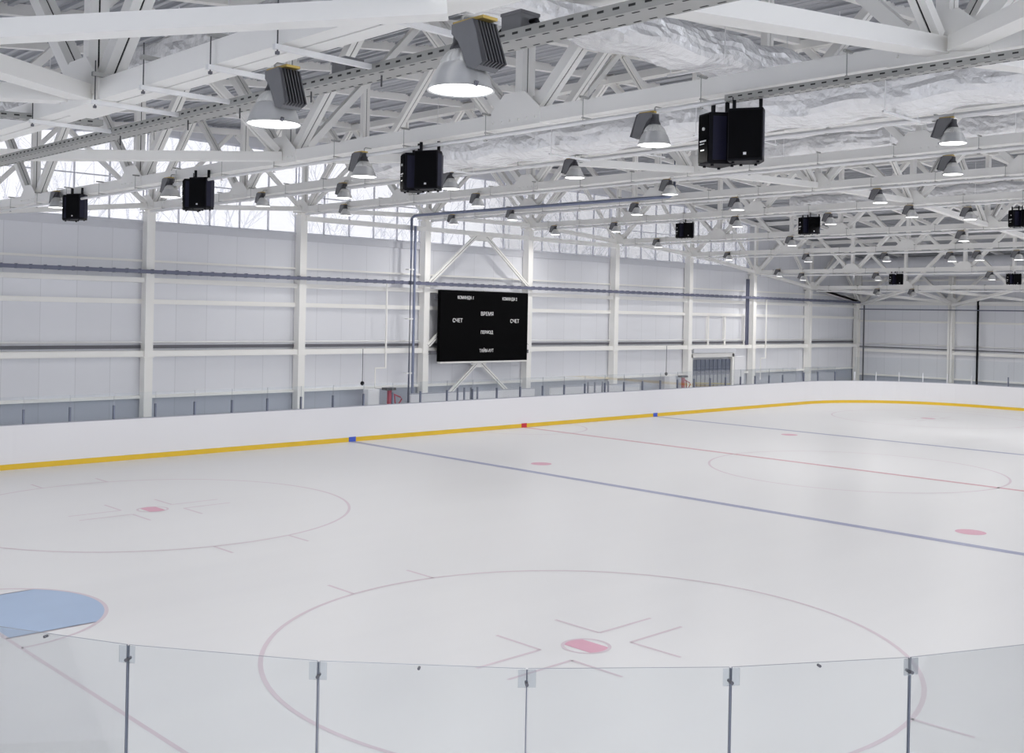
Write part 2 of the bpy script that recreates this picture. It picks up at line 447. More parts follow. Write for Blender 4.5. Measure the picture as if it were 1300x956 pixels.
tag(s.build('trim_1', M['trim']), 'pale flashing strip under the window band of the long wall', 'sill', kind='structure')
b = MB().box(XE, XE + .18, YB, YW, 1.3, 9.2); b.box(XE, XE + .18, YB, YW, -.3, 1.3, 1)
tag(b.build('wall_right', [M['wallx'], M['lowwallx']]), 'far end panel wall behind the rounded end boards', 'wall', kind='structure')
b = MB().box(XB - .18, XB, YB, YW, -.3, 2.8); b.box(XB - .18, XB, YB, YW, 5.2, 9.6)
tag(b.build('wall_back', M['wallx']), 'near end panel wall behind the viewer', 'wall', kind='structure')
b = MB().box(XB, XE, YB - .18, YB, -.3, 3.2); b.box(XB, XE, YB - .18, YB, 10.9, 12.0)
tag(b.build('wall_near', M['wall']), 'long panel wall on the viewer side of the hall', 'wall', kind='structure')

# windows: one band per bay of the long wall
def window(n, i, y, lab, ztop=None, z0=7.55, gm='winglass'):
    x0, x1 = XT[i] + .02, XT[i + 1] - .02
    ta, tb = (min(10.6, prof(x0) + DEPTH - .1), min(10.6, prof(x1) + DEPTH - .1)) if ztop is None else (ztop, ztop)
    t = thing('window_%d' % n, ((x0 + x1) / 2, y, z0), lab, 'window', kind='structure'); w = (x1 - x0) / 2
    zf = lambda x: (ta * (w - x) + tb * (w + x)) / (2 * w) - z0
    f = MB()
    f.box(-w, w, -.04, .04, 0, .06)
    f.quadbox([(-w, -.04, zf(-w) - .06), (w, -.04, zf(w) - .06), (w, .04, zf(w) - .06), (-w, .04, zf(-w) - .06), (-w, -.04, zf(-w)), (w, -.04, zf(w)), (w, .04, zf(w)), (-w, .04, zf(-w))])
    for k in range(6):
        x = -w + .03 + (2 * w - .06) * k / 5
        f.box(x - .02, x + .02, -.04, .04, 0, zf(x))
    f.box(-w, w, -.03, .03, 1.42, 1.46)
    f.build('frame', M['mull'], t)
    g = MB(); g.quadbox([(-w, -.006, 0), (w, -.006, 0), (w, .006, 0), (-w, .006, 0), (-w, -.006, zf(-w)), (w, -.006, zf(w)), (w, .006, zf(w)), (-w, .006, zf(-w))])
    g.build('pane', M[gm], t)
winlab = ['high window bay beyond the left edge, second outside', 'high window bay beyond the left edge, nearest outside', 'high window bay at the left edge above the first speakers', 'high window bay between the first and second wall columns', 'high window bay just left of the scoreboard',
          'high window bay above the scoreboard', 'high window bay just right of the scoreboard', 'high window bay second right of the scoreboard', 'last high window bay, above the roller gate']
for i in range(9): window(i + 1, i, YW + .09, 'bright ' + winlab[i])
for i in range(11): window(i + 10, i, YB - .09, 'added unseen window bay of the wall behind the viewer, bay %s' % ORD[i + 1], 10.9, 3.2, 'clearglass')  # windows added out of view, sized to light the hall

for j in range(7):  # window row added in an unseen wall to brighten the trusses
    t = thing('window_%d' % (21 + j), (XB - .09, YN[j] - 3, 2.8), 'added unseen window bay of the near end wall, bay %s from the long wall' % ORD[j + 1], 'window', kind='structure')
    f = MB(); f.box(-.04, .04, -3, 3, 0, .06); f.box(-.04, .04, -3, 3, 2.34, 2.4)
    for k in range(6): f.box(-.04, .04, -3 + 1.19 * k, -2.95 + 1.19 * k, 0, 2.4)
    f.build('frame', M['mull'], t); MB().box(-.006, .006, -3, 3, 0, 2.4).build('pane', M['clearglass'], t)
# outdoors: snow and frosted trees beyond the windows
tag(MB().box(-160, 160, -160, 160, -1.2, -.6).build('ground', M['snow']), 'snowy ground outside the windows', 'ground', kind='structure')
tr = MB()
def branch(p, d, L, r, lev):
    q = p + d * L
    tr.tube([p, q], [r, r * .6], 4 if lev else 5, caps=False)
    if lev >= 3: return
    for k in range(5 if lev == 0 else 4):
        t = .35 + .65 * (k + random.random()) / (5 if lev == 0 else 4)
        a = random.uniform(0, 2 * PI); e = random.uniform(.35, .8)
        n = Vector((math.cos(a), math.sin(a), 0)); dd = (d * (1 - e * .5) + n * e + Vector((0, 0, .25))).normalized()
        branch(p + d * L * t, dd, L * random.uniform(.38, .55), r * .55, lev + 1)
for k in range(46):
    x = -46 + k * 2.1 + random.uniform(-.9, .9); y = random.uniform(27, 44)
    branch(Vector((x, y, -.8)), Vector((random.uniform(-.05, .05), random.uniform(-.05, .05), 1)).normalized(), random.uniform(8, 12), random.uniform(.06, .10), 0)
tag(tr.build('treeline', M['bark']), 'frosted bare trees outside the high windows', 'trees', kind='stuff')

# columns of the long wall and of the end wall
def hcol(z1, alongx=True):
    b = MB(); w, d = .29, .37
    if alongx:
        b.box(-w / 2, w / 2, -d / 2, -d / 2 + .03, 0, z1); b.box(-w / 2 + .012, w / 2 - .012, -d / 2 + .03, d / 2, 0, z1)
        b.box(-w / 2 - .04, w / 2 + .04, -d / 2 - .03, d / 2 + .03, 3.0, 3.03)
    else:
        b.box(-d / 2, -d / 2 + .025, -w / 2, w / 2, 0, z1); b.box(d / 2 - .025, d / 2, -w / 2, w / 2, 0, z1); b.box(-d / 2, d / 2, -.012, .012, 0, z1)
    b.box(-w / 2 - .08, w / 2 + .08, -d / 2 - .08, d / 2 + .08, 0, .03)
    return b
collab = {1: 'second white wall column beyond the left edge', 2: 'white wall column just beyond the left edge', 3: 'white wall column nearest the left edge, below the second speaker pair', 4: 'white wall column left of the blue standing pipes', 5: 'white wall column at the left side of the scoreboard', 6: 'white wall column at the right side of the scoreboard',
          7: 'white wall column second right of the scoreboard', 8: 'white wall column at the left side of the roller gate', 9: 'white wall column at the right side of the roller gate', 10: 'last white wall column before the far corner'}
for i in range(1, 11):
    t = thing('column', (XT[i], 17.9, -.03), collab[i], 'column', kind='structure')
    hcol(ZT[i] + .03 - .12).build('shaft', M['steel'], t)
    z = ZT[i] + .03
    MB().box(-.24, .24, -.2, .2, z - .12, z - .09).box(-.1, .1, -.12, .12, z - .09, z - .02).build('bearing', M['steel'], t)
for j, lab in ((0, 'white column in the far corner of the hall'), (1, 'tall white end wall column left of the black cable'), (2, 'white end wall column beyond the right edge')):
    t = thing('column', (33.05, YN[j] + (.0 if j else .2), -.03), lab, 'column', kind='structure')
    hcol(8.6 if j < 2 else 7, False).build('shaft', M['steel'], t)

# girts of the long wall and the end wall
def girt(z0, z1, d, lab, m='steel'):
    b = MB().box(XB, XE - .05, YW - d, YW, z0, z1)
    tag(b.build('wall_girt', M[m]), lab, 'girt', 'girts of the long wall', kind='structure')
girt(6.2, 6.27, .12, 'thin white girt of the long wall, topmost below the windows')
girt(5.5, 5.66, .3, 'thick white girt of the long wall right under the cable ladder')
girt(4.78, 4.94, .14, 'white girt of the long wall at mid height')
girt(3.0, 3.2, .34, 'thick white girt of the long wall at the scoreboard foot')
girt(1.58, 1.68, .14, 'lowest white girt of the long wall just above the boards')
girt(3.27, 3.38, .1, 'dark strip along the long wall over the thick girt', 'dark')  # dark band filling the gap over the thick girt
b = MB().tube([(XB, YW - .12, 3.48), (XE - .1, YW - .12, 3.48)], .035)
tag(b.build('heating_pipe', M['pipe'], None, True), 'pale pipe along the long wall above the dark strip', 'pipe')
for z0, z1, d, lab, m in ((5.72, 5.82, .2, 'white girt of the end wall under the roof', 'steel'), (4.62, 4.74, .14, 'white girt of the end wall at mid height', 'steel'), (2.72, 2.9, .3, 'thick white girt of the end wall', 'steel'), (3.0, 3.05, .1, 'dark strip along the end wall over the thick girt', 'dark'), (1.2, 1.3, .14, 'lowest white girt of the end wall', 'steel'), (7.2, 7.32, .14, 'highest white girt of the end wall behind the roof truss', 'steel')):
    b = MB().box(XE - d, XE, YB, YW, z0, z1)
    tag(b.build('wall_girt', M[m]), lab, 'girt', 'girts of the end wall', kind='structure')
b = MB().tube([(XE - .1, YB, 3.25), (XE - .1, YW - .3, 3.25)], .035)
tag(b.build('heating_pipe', M['pipe'], None, True), 'pale pipe along the end wall', 'pipe')

# long cable ladder in front of the wall columns, turning along the end wall
t = thing('cable_ladder', (0, 0, 0), 'long blue grey cable ladder running along both walls above the scoreboard', 'cable ladder')
MB().box(XB, 32.7, 17.5, 17.53, 5.8, 5.92).box(XB, 32.7, 17.66, 17.69, 5.8, 5.92).build('side_rail', M['ladder'], t)
r = MB()
for k in range(150): r.box(-33 + k * .44, -33 + k * .44 + .03, 17.49, 17.69, 5.79, 5.94)
r.build('rungs', M['ladder'], t)['kind'] = 'stuff'
MB().box(32.55, 32.58, YB, 17.5, 5.4, 5.46).box(32.75, 32.78, YB, 17.5, 5.4, 5.46).box(32.55, 32.78, YB, 17.5, 5.4, 5.415).build('end_run', M['ladder'], t)

# K bracing round the scoreboard
t = thing('wall_brace', (0, 17.72, 0), 'white K shaped steel bracing behind the scoreboard between two columns', 'brace')
b = MB().box(-8.9, 9.0, -.1, .1, 8.02, 8.2); b.build('top_strut', M['steel'], t)
for p, q in (((-.3, 0, 8.0), (-2.85, 0, 5.9)), ((.3, 0, 8.0), (2.95, 0, 5.9)), ((-.15, 0, 2.5), (-2.85, 0, .3)), ((.15, 0, 2.5), (2.95, 0, .3)), ((-2.85, 0, 3.3), (-.2, 0, 5.6)), ((2.95, 0, 3.3), (.2, 0, 5.6))):
    MB().dual(p, q, .16, .1, (0, 0, 1)).build('diagonal', [M['steel'], M['slot']], t)
MB().prism([(-.75, 8.02), (.75, 8.02), (.45, 7.8), (-.45, 7.8)], 1, -.03, .03).build('gusset', M['steel'], t)
MB().prism([(-.5, 2.62), (.5, 2.62), (.3, 2.35), (-.3, 2.35)], 1, -.03, .03).build('gusset', M['steel'], t)

# ------------------------------------------------------------------ scoreboard
sb = thing('scoreboard', (0, 17.36, 2.64), 'black electronic scoreboard with white Russian lettering on the long wall', 'scoreboard')
X0, X1, H = -2.53, 2.55, 2.98
MB().box(X0, X1, -.02, .18, 0, H).build('cabinet', M['face'], sb, bevel=.01)
MB().box(X0 + .05, X1 + .12, -.0, .2, -.07, 0).build('support_rail', M['steel'], sb)
MB().box(X0, X1, .2, .36, 2.6, 2.8).box(X0 - .3, X1 + .3, .2, .36, .3, .45).build('mounting_rail', M['dark'], sb)
def text(s, fx, fz, h, wd, ob=False):
    c = bpy.data.curves.new('lettering', 'FONT'); c.body = s; c.align_x = 'CENTER'; c.align_y = 'CENTER'
    c.size = h / .73; c.resolution_u = 3; c.offset = .0015; c.extrude = .004
    tmp = bpy.data.objects.new('tmp', c); COL.objects.link(tmp); bpy.context.view_layer.update()
    me = bpy.data.meshes.new_from_object(tmp.evaluated_get(bpy.context.evaluated_depsgraph_get())); bpy.data.objects.remove(tmp)
    xs_ = [v.co.x for v in me.vertices]; k = wd / (max(xs_) - min(xs_))
    for v in me.vertices: v.co.x *= k
    me.materials.clear(); me.materials.append(M['led'])
    o = bpy.data.objects.new('lettering', me); COL.objects.link(o); o.parent = sb
    o.location = (X0 + fx * (X1 - X0), -.026, H * (1 - fz)); o.rotation_euler = (PI / 2, 0, 0)
    o['label'] = 'white lettering ' + s
text('КОМАНДА 1', .27, .10, .135, .88); text('КОМАНДА 2', .775, .10, .135, .88)
text('ВРЕМЯ', .515, .325, .165, .72)
text('СЧЕТ', .185, .425, .165, .54); text('СЧЕТ', .84, .425, .165, .54)
text('ПЕРИОД', .515, .59, .14, .70); text('ТАЙМ-АУТ', .515, .855, .14, .82)

# ------------------------------------------------------------------ small things along the long wall
t = thing('standing_pipe', (-3.95, 17.45, -.03), 'twin blue grey fire pipes standing left of the scoreboard and crossing under the roof', 'pipe')
MB().tube([(-.1, 0, 0), (-.1, 0, 8.5), (-.04, -.1, 8.6), (0, -.3, 8.62), (0, -13.0, 8.56), (0, -13.2, 8.64), (0, -13.2, 11.2)], .055, 10).build('riser', M['bluepipe'], t, True)
MB().tube([(.1, 0, 0), (.1, 0, 8.2)], .055, 10).build('riser', M['bluepipe'], t, True)
for z in (2.2, 4.4, 6.4): MB().box(-.22, .22, -.02, .2, z, z + .06).build('clip', M['pipe'], t)
for x, zb, zt, lab in ((-6.23, 1.85, 3.0, 'black pull cord with a ball end hanging left of the scoreboard'), (12.9, 1.75, 3.0, 'black pull cord with a ball end hanging left of the roller gate')):
    t = thing('pull_cord', (x, 17.6, zt), lab, 'pull cord')
    MB().tube([(0, 0, .2), (0, 0, zb - zt)], .015, 6).build('cord', M['dark'], t)
    MB().lathe([(.005, -.09), (.06, -.06), (.08, 0), (.06, .06), (.005, .09)], 12, (0, 0, zb - zt)).build('ball', M['black'], t, True)
for x, lab in ((-5.35, 'red tubular stand beside a white cabinet, left of the scoreboard'), (13.55, 'red tubular stand beside a white cabinet, left of the roller gate')):
    t = thing('hose_stand', (x, 17.0, -.03), lab, 'stand')
    MB().box(-.07, .07, -.06, .06, 0, 1.62).build('upright', M['redpaint'], t)
    MB().box(-.26, .2, -.16, .16, 1.62, 1.72).build('head', M['grey'], t)
    MB().tube([(.05, 0, 1.52), (.55, 0, 1.32), (.62, 0, 1.25), (.42, 0, 1.0), (.3, 0, .95), (.25, 0, 1.45)], .028, 8).build('handle_loop', M['redpaint'], t, True)
    MB().tube([(.05, 0, 1.05), (.42, 0, 1.0)], .028, 8).build('handle_loop', M['redpaint'], t, True)
    MB().tube([(.42, 0, 1.0), (.5, 0, 0)], .02, 8).build('strut', M['redpaint'], t, True)
    t = thing('wall_cabinet', (x - .62, 17.35, -.03), lab.replace('red tubular stand beside a white cabinet', 'white metal cabinet beside the red stand'), 'cabinet')
    MB().box(-.28, .28, -.16, .16, 0, 1.66).build('body', M['board'], t, bevel=.01)
    dr = MB().box(-.25, .25, -.18, -.16, .05, 1.6).build('door', M['white'], t)
    MB().box(-.2, -.17, -.21, -.18, .8, .95).build('door_handle', M['dark'], dr)
for x, lab in ((-5.05, 'thin white cable conduit dropping down the wall left of the blue pipes'), (22.2, 'thin white cable conduit on the wall right of the roller gate')):
    b = MB().box(x, x + .06, 17.7, 17.75, 2.4, 5.8); b.box(x - .5, x, 17.7, 17.74, 2.4, 2.45); b.box(x - .5, x - .46, 17.7, 17.74, 1.2, 2.4)
    tag(b.build('wall_conduit', M['steel']), lab, 'conduit')
for k, x in enumerate((15.35, 17.05, 18.6, 20.45)):
    b = MB().box(x - .06, x + .06, YW - .14, YW, 3.2, 4.8)
    tag(b.build('wall_stud', M['steel']), 'short white wall stud above the roller gate, %s from left' % ORD[k + 1], 'stud', 'studs above the roller gate', kind='structure')
for x, lab in ((20.35, 'grey twin cable duct on the wall right of the roller gate'),):
    b = MB().box(x - .12, x - .06, 17.72, 17.8, 3.2, 6.9); b.box(x + .06, x + .12, 17.72, 17.8, 3.2, 6.9); b.box(x - .12, x + .12, 17.72, 17.8, 6.85, 6.9)
    tag(b.build('cable_duct', M['ladder']), lab, 'cable duct')
# roller gate
t = thing('door_1', (17.3, 17.95, -.03), 'roller gate with a dark glazed grid and an ochre rail in the long wall', 'gate', kind='structure')
W, Z = 1.72, 2.45
f = MB().box(-W - .28, -W - .1, -.1, .15, 0, Z + .3); f.box(W + .1, W + .28, -.1, .15, 0, Z + .3); f.box(-W - .28, W + .28, -.1, .15, Z + .12, Z + .34); f.build('frame', M['steel'], t)
MB().box(-W, W, 0, .04, 1.62, Z).build('glazing', M['gatepane'], t)
MB().box(-W, W, 0, .04, 0, 1.62).build('leaf', M['gatelow'], t)
g = MB()
for k in range(10): x = -W + 2 * W * k / 9; g.box(x - .02, x + .02, -.03, 0, 0, Z)
g.box(-W, W, -.03, 0, 1.6, 1.65); g.box(-W, W, -.03, 0, 1.98, 2.0)
g.build('grid', M['post'], t)
MB().bar((-W, -.06, 1.22), (W, -.06, 1.06), .03, .06, (0, 1, 0)).build('rail', M['ochre'], t)
MB().box(-W - .2, W + .2, -.25, .1, Z + .36, Z + .6).build('roller_box', M['trim'], t)
b = MB().box(19.35, 20.3, 17.85, 18.1, 1.0, 2.55)
tag(b.build('switch_cabinet', M['board'], bevel=.02), 'white switch cabinet on the wall right of the roller gate', 'cabinet')
# black cable down the end wall
b = MB().tube([(32.9, 9.2, 6.35), (32.9, 9.8, 6.25), (32.9, 10.05, 6.1), (32.9, 10.05, -.03)], .07, 8)
tag(b.build('drain_pipe', M['black'], None, True), 'black pipe standing on the far end wall', 'pipe')
b = MB().tube([(32.6, 17.2, -.03), (32.6, 17.2, 5.7)], .05, 8)
tag(b.build('drain_pipe', M['dark'], None, True), 'dark pipe standing in the far corner of the hall', 'pipe')

# ------------------------------------------------------------------ roof: deck, trusses, girders
dk = MB(); p = .3; zs = []; x = XB - .1
prev = None
while x < XE + .3:
    for dx, dz in ((0, 0), (.09, 0), (.13, .07), (.26, .07)):
        pt = (x + dx, prof(x + dx) + DEPTH + .12 + dz)
        if prev:
            o = len(dk.v)
            dk.v += [(prev[0], YB, prev[1]), (pt[0], YB, pt[1]), (pt[0], YW + .3, pt[1]), (prev[0], YW + .3, prev[1])]
            dk.f.append([o, o + 1, o + 2, o + 3]); dk.m.append(0)
        prev = pt
    x += p
ro = dk.build('ceiling', M['deck']); md = ro.modifiers.new('thick', 'SOLIDIFY'); md.thickness = .06; md.offset = 1
tag(ro, 'corrugated steel roof deck above the white trusses', 'ceiling', kind='structure')

trlab = ['roof truss behind the viewer at the near end', 'white roof truss nearest the viewer, crossing the top left corner', 'second nearest white roof truss, carrying the four largest speaker pairs', 'third nearest white roof truss', 'fourth nearest white roof truss', 'fifth nearest white roof truss',
         'sixth nearest white roof truss, carrying the middle row of small speakers', 'seventh nearest white roof truss', 'fifth white roof truss from the far end wall', 'white roof truss carrying the farthest speakers', 'second white roof truss from the far end wall', 'white roof truss against the far end wall']
trlab[8] = 'fourth white roof truss from the far end wall'
SM = [M['steel'], M['slot']]
def make_truss():
    t = thing('roof_truss', (0, 0, 0), '', 'roof truss', 'white roof trusses')
    X = (1, 0, 0)
    b = MB().dual((0, YN[-1] - .2, .1), (0, YN[0] + .2, .1), .34, .2, X, .022); b.build('bottom_chord', SM, t)
    MB().dual((0, YN[-1] - .2, DEPTH - .1), (0, YN[0] + .3, DEPTH - .1), .3, .2, X, .022).build('top_chord', SM, t)
    g0 = None
    for j, y in enumerate(YN):
        MB().dual((0, y, .2), (0, y, DEPTH - .2), .2, .14, X).build('post', SM, t)
        for s in (-1, 1):
            if (j == 0 and s > 0) or (j == len(YN) - 1 and s < 0): continue
            MB().dual((0, y + s * .22, .16), (0, y + s * 2.86, DEPTH - .16), .2, .15, X).build('diagonal', SM, t)
        g = MB()
        for sx in (-1, 1):
            g.prism([(y - .5, .0), (y + .5, .0), (y + .5, .2), (y + .2, .46), (y - .2, .46), (y - .5, .2)], 0, sx * .175 - .008, sx * .175 + .008)
            for k in range(6): g.tube([(sx * .18, y - .42 + .168 * k, .08), (sx * .205, y - .42 + .168 * k, .08)], .018, 6)
        g.box(-.2, .2, y - .52, y + .52, -.018, 0)
        g.build('gusset', M['steel'], t)
    return t
proto = make_truss()
trusses = []
for i in range(12):
    t = proto if i == 0 else copy_tree(proto)
    t.location = (XT[i], 0, ZT[i]); t['label'] = trlab[i]; trusses.append(t)

# girders following the arch along the hall, at some node lines
def girder(j, lab, web=True, i0=0, i1=11):
    y = YN[j]; t = thing('arched_girder', (XT[i0], y, ZT[i0]), lab, 'girder', 'arched girders along the hall')
    O = Vector((XT[i0], 0, ZT[i0])); Y = (0, 1, 0)
    bc, tp = MB(), MB()
    for i in range(i0, i1):
        a, c = Vector((XT[i] + .2, 0, ZT[i] + .11)) - O, Vector((XT[i + 1] - .2, 0, ZT[i + 1] + .11)) - O
        bc.bar(a, c, .24, .16, Y); d = Vector((0, 0, DEPTH - .22)); tp.bar(a + d - Vector((.2, 0, 0)), c + d + Vector((.2, 0, 0)), .2, .2, Y)
    bc.build('bottom_chord', M['steel'], t); tp.build('top_chord', M['steel'], t)
    if web:
        for i in range(i0, i1):
            m = Vector(((XT[i] + XT[i + 1]) / 2, 0, (ZT[i] + ZT[i + 1]) / 2 + DEPTH - .2)) - O
            for e, s in ((i, 1), (i + 1, -1)):
                MB().dual(Vector((XT[e] + s * .25, 0, ZT[e] + .2)) - O, m - Vector((s * .1, 0, 0)), .16, .12, Y).build('diagonal', SM, t)
girder(0, 'white arched girder along the top of the long wall')
girder(3, 'white arched girder along the middle of the hall')
girder(5, 'white arched girder along the hall on the right, above the near corner')
girder(7, 'white arched girder along the wall behind the viewer', False)
# rafters under the deck between the girder lines
for k in range(15):
    y = YN[0] - 3 * k
    if k % 2 == 0 and k // 2 in (0, 3, 5, 7): continue
    b = MB()
    for i in range(11):
        b.bar((XT[i], y, ZT[i] + DEPTH + .02), (XT[i + 1], y, ZT[i + 1] + DEPTH + .02), .16, .2, (0, 1, 0))
    tag(b.build('roof_rafter', M['steel']), 'white roof rafter under the deck, %s from the long wall' % ordw(k), 'rafter', 'rafters under the roof deck')
# horizontal bracing in the plane of the bottom chords
def brace(i, ya, k, yb, lab, za=.12, zb=.12, w=.24, h=.15, mq=.35):
    p, q = Vector((XT[i], ya, ZT[i] + za)), Vector((XT[k], yb, ZT[k] + zb)); c = (p + q) / 2; d = (q - p).normalized()
    b = MB().bar(p + d * .35 - c, q - d * mq - c, w, h)
    o = b.build('horizontal_brace', M['steel']); o.location = c
    tag(o, lab, 'brace', 'horizontal braces between the roof trusses')
brace(0, YN[4], 1, -11.85, 'long white horizontal brace along the top edge from the left corner', -.06, -.034, .17, .12, .08)
brace(0, YN[5], 1, YN[4], 'white horizontal brace slanting from the left edge to the nearest truss node')
brace(0, YN[4], 1, YN[4], 'level white brace meeting the nearest truss node at the left edge')
brace(1, YN[6], 2, YN[5], 'white horizontal brace slanting off the top right corner')
for j in range(0, 5):
    brace(10, YN[j], 11, YN[j + 1], 'white brace at the far end wall, %s bay from the corner, slanting right' % ORD[j + 1])
    brace(11, YN[j], 10, YN[j + 1], 'white brace at the far end wall, %s bay from the corner, slanting left' % ORD[j + 1], -.06, -.06)
    brace(10, YN[j], 11, YN[j], 'white strut from the last truss to the end wall, %s line from the corner' % ORD[j + 1])

# ------------------------------------------------------------------ air ducts in crumpled foil wrap
def duct(p, q, w, h, lab, seed):
    random.seed(seed); p, q = Vector(p), Vector(q); d = q - p; L = d.length; d.normalize(); s = Vector((0, 0, 1)).cross(d)
    n = int(L / .11); m = 28; b = MB(); c = (p + q) / 2
    low = [[random.uniform(-1, 1) for k in range(m)] for i in range(n // 4 + 3)]
    for i in range(n + 1):
        sag = .03 * math.sin(i * .5 + seed)
        for k in range(m):
            a = 2 * PI * k / m; ex = 3.4
            ca, sa = math.cos(a), math.sin(a); rr = (abs(ca) ** ex + abs(sa) ** ex) ** (-1 / ex)
            i4 = i // 4; t4 = (i % 4) / 4
            f = 1 + .05 * (low[i4][k] * (1 - t4) + low[i4 + 1][k] * t4) + random.uniform(-.028, .028)
            v = p + d * (L * i / n + random.uniform(-.03, .03)) + s * (ca * rr * w / 2 * f) + Vector((0, 0, sa * rr * h / 2 * f + sag)) - c
            b.v.append(tuple(v))
    for i in range(n):
        for k in range(m):
            k2 = (k + 1) % m; b.f.append([i * m + k, i * m + k2, (i + 1) * m + k2, (i + 1) * m + k]); b.m.append(0)
    b.f.append(list(range(m))); b.f.append([n * m + k for k in reversed(range(m))]); b.m += [0, 0]
    t = thing('air_duct', c, lab, 'air duct', 'foil wrapped air ducts')
    b.build('foil_wrap', M['foil'], t)
    for k in range(int(L / 3)):
        st = MB(); e = p + d * (1.2 + 3 * k) - c
        for z in (-1, 1): st.tube([tuple(e + s * (z * w * .54) - Vector((0, 0, h * .58))), tuple(e + s * (z * w * .54) + Vector((0, 0, 1.)))], .008, 4)
        st.bar(e - s * w * .6 - Vector((0, 0, h * .58)), e + s * w * .6 - Vector((0, 0, h * .58)), .03, .03)
        st.build('hanger', M['pipe'], t)
duct((-24, -23.5, 8.35), (-24, 5.5, 8.35), .75, .55, 'white foil wrapped air duct above the nearest truss bay', 1)
duct((-17.9, -23.5, 7.75), (-17.9, 1.5, 7.75), .85, .6, 'white foil wrapped air duct behind the largest speakers, upper right', 2)
duct((-12.0, -23.5, 8.75), (-12.0, 1.0, 8.75), .85, .6, 'white foil wrapped air duct between the third and fourth trusses', 3)
duct((-6.0, -23.5, 9.3), (-6.0, 1.0, 9.3), .85, .6, 'white foil wrapped air duct between the fourth and fifth trusses', 4)
duct((6.0, -23.5, 9.2), (6.0, 6.0, 9.2), .85, .6, 'white foil wrapped air duct between the sixth and seventh trusses', 5)
duct((-23.5, -8.0, 8.3), (-12.6, -8.0, 8.55), .85, .5, 'white foil wrapped air duct running lengthwise at the top centre', 6)
for x, z, r, lab in ((29.2, 8.15, .34, 'grey round duct under the roof near the far end, front one'), (31.2, 7.75, .34, 'grey round duct under the roof near the far end, rear one')):
    b = MB().tube([(x, YB, z), (x, 16.5, z)], r, 20)
    for k in range(14): b.lathe([(r * 1.03, -.03), (r * 1.03, .03)], 3) if False else b.tube([(x, 16 - 2.8 * k, z), (x, 15.94 - 2.8 * k, z)], r * 1.04, 20)
    tag(b.build('round_duct', M['trim'], None, True), lab, 'air duct')

# ------------------------------------------------------------------ conduits along the trusses, near cable tray and its hangers
for i in range(2, 11):
    t = thing('conduit_pipe', (XT[i] - .27, 0, ZT[i] - .12), 'pale conduit pipe clipped under the %s' % (trlab[i].replace('white ', '').split(',')[0]), 'conduit', 'conduits under the roof trusses')
    MB().tube([(0, YN[-1], 0), (0, 17.2, 0)], .045 if i > 2 else .03, 8).build('pipe', M['pipe'], t, True)
    h = MB()
    for k in range(22):
        y = 16.4 - 1.85 * k
        h.box(-.012, .3, y - .012, y + .012, .05, .07); h.tube([(0, y, -.05), (0, y, .33)], .006, 5); h.box(-.015, .015, y - .03, y + .03, -.056, -.045)
        h.box(-.06, .12, y - .014, y + .014, .31, .335)
    h.build('hangers', M['tray'], t)['kind'] = 'stuff'
def cable_tray(p, q, w, h, lab):
    p, q = Vector(p), Vector(q); c = (p + q) / 2; d = (q - p); L = d.length; d.normalize(); s = d.cross(Vector((0, 0, 1))).normalized()
    t = thing('cable_tray', c, lab, 'cable tray'); p, q = p - c, q - c
    b = MB(); b.bar(p, q, w, .004, s)
    for e in (-1, 1):
        b.bar(p + s * (e * w / 2) + Vector((0, 0, h / 2)), q + s * (e * w / 2) + Vector((0, 0, h / 2)), .004, h, s)
        b.bar(p + s * (e * (w / 2 - .012)) + Vector((0, 0, h)), q + s * (e * (w / 2 - .012)) + Vector((0, 0, h)), .02, .004, s)
    n = int(L / .13)
    for k in range(n):
        a = p + d * (.05 + k * .13)
        for e in (-1, 1):
            b.bar(a + s * (e * w / 2) + Vector((0, 0, h * .55)), a + d * .055 + s * (e * w / 2) + Vector((0, 0, h * .55)), .0075, .016, s, 1)
            b.bar(a + s * (e * w * .36), a + d * .06 + s * (e * w * .36), .014, .0075, s, 1)
    b.build('channel', [M['tray'], M['slot']], t)
    cb = MB()
    for k in range(3): cb.tube([tuple(p + s * (-.06 + .05 * k) + Vector((0, 0, .02))), tuple(q + s * (-.06 + .05 * k) + Vector((0, 0, .02)))], .014, 6)
    cb.build('cables', M['dark'], t)
    return t
cable_tray((-26.2, 4.5, 6.64), (-26.2, -20, 6.56), .24, .07, 'long perforated cable tray sweeping past the two nearest lamps to the top edge')
cable_tray((-30.6, -4.9, 6.52), (-26.35, -5.0, 6.72), .14, .06, 'short perforated cable tray joining the long one at the upper left')
cable_tray((-21.25, -9.9, 7.14), (-21.25, -22, 7.14), .14, .07, 'perforated cable tray along the second truss, right of the largest speakers')
hl = None
for k, y in enumerate((-5.2, -6.79, -7.82, -9.03, -10.04, -11.3)):
    t = thing('tray_hanger', (-27.17, y, 6.62), 'threaded rod hanger with strut channels on the nearest truss, %s from the left' % ORD[k + 1], 'hanger', 'tray hangers on the nearest truss')
    MB().tube([(0, 0, -.03), (0, 0, .42)], .006, 6).build('threaded_rod', M['grey'], t)
    MB().box(-.03, 1.12, -.02, .02, 0, .04).build('strut', M['pipe'], t)
    MB().box(-.03, .55, -.02, .02, .27, .31).build('strut', M['tray'], t)
    MB().tube([(.96, 0, .02), (.96, 0, -.12)], .008, 6).build('drop_rod', M['grey'], t)
    MB().box(-.013, .013, -.013, .013, -.035, -.012).build('nut', M['dark'], t)
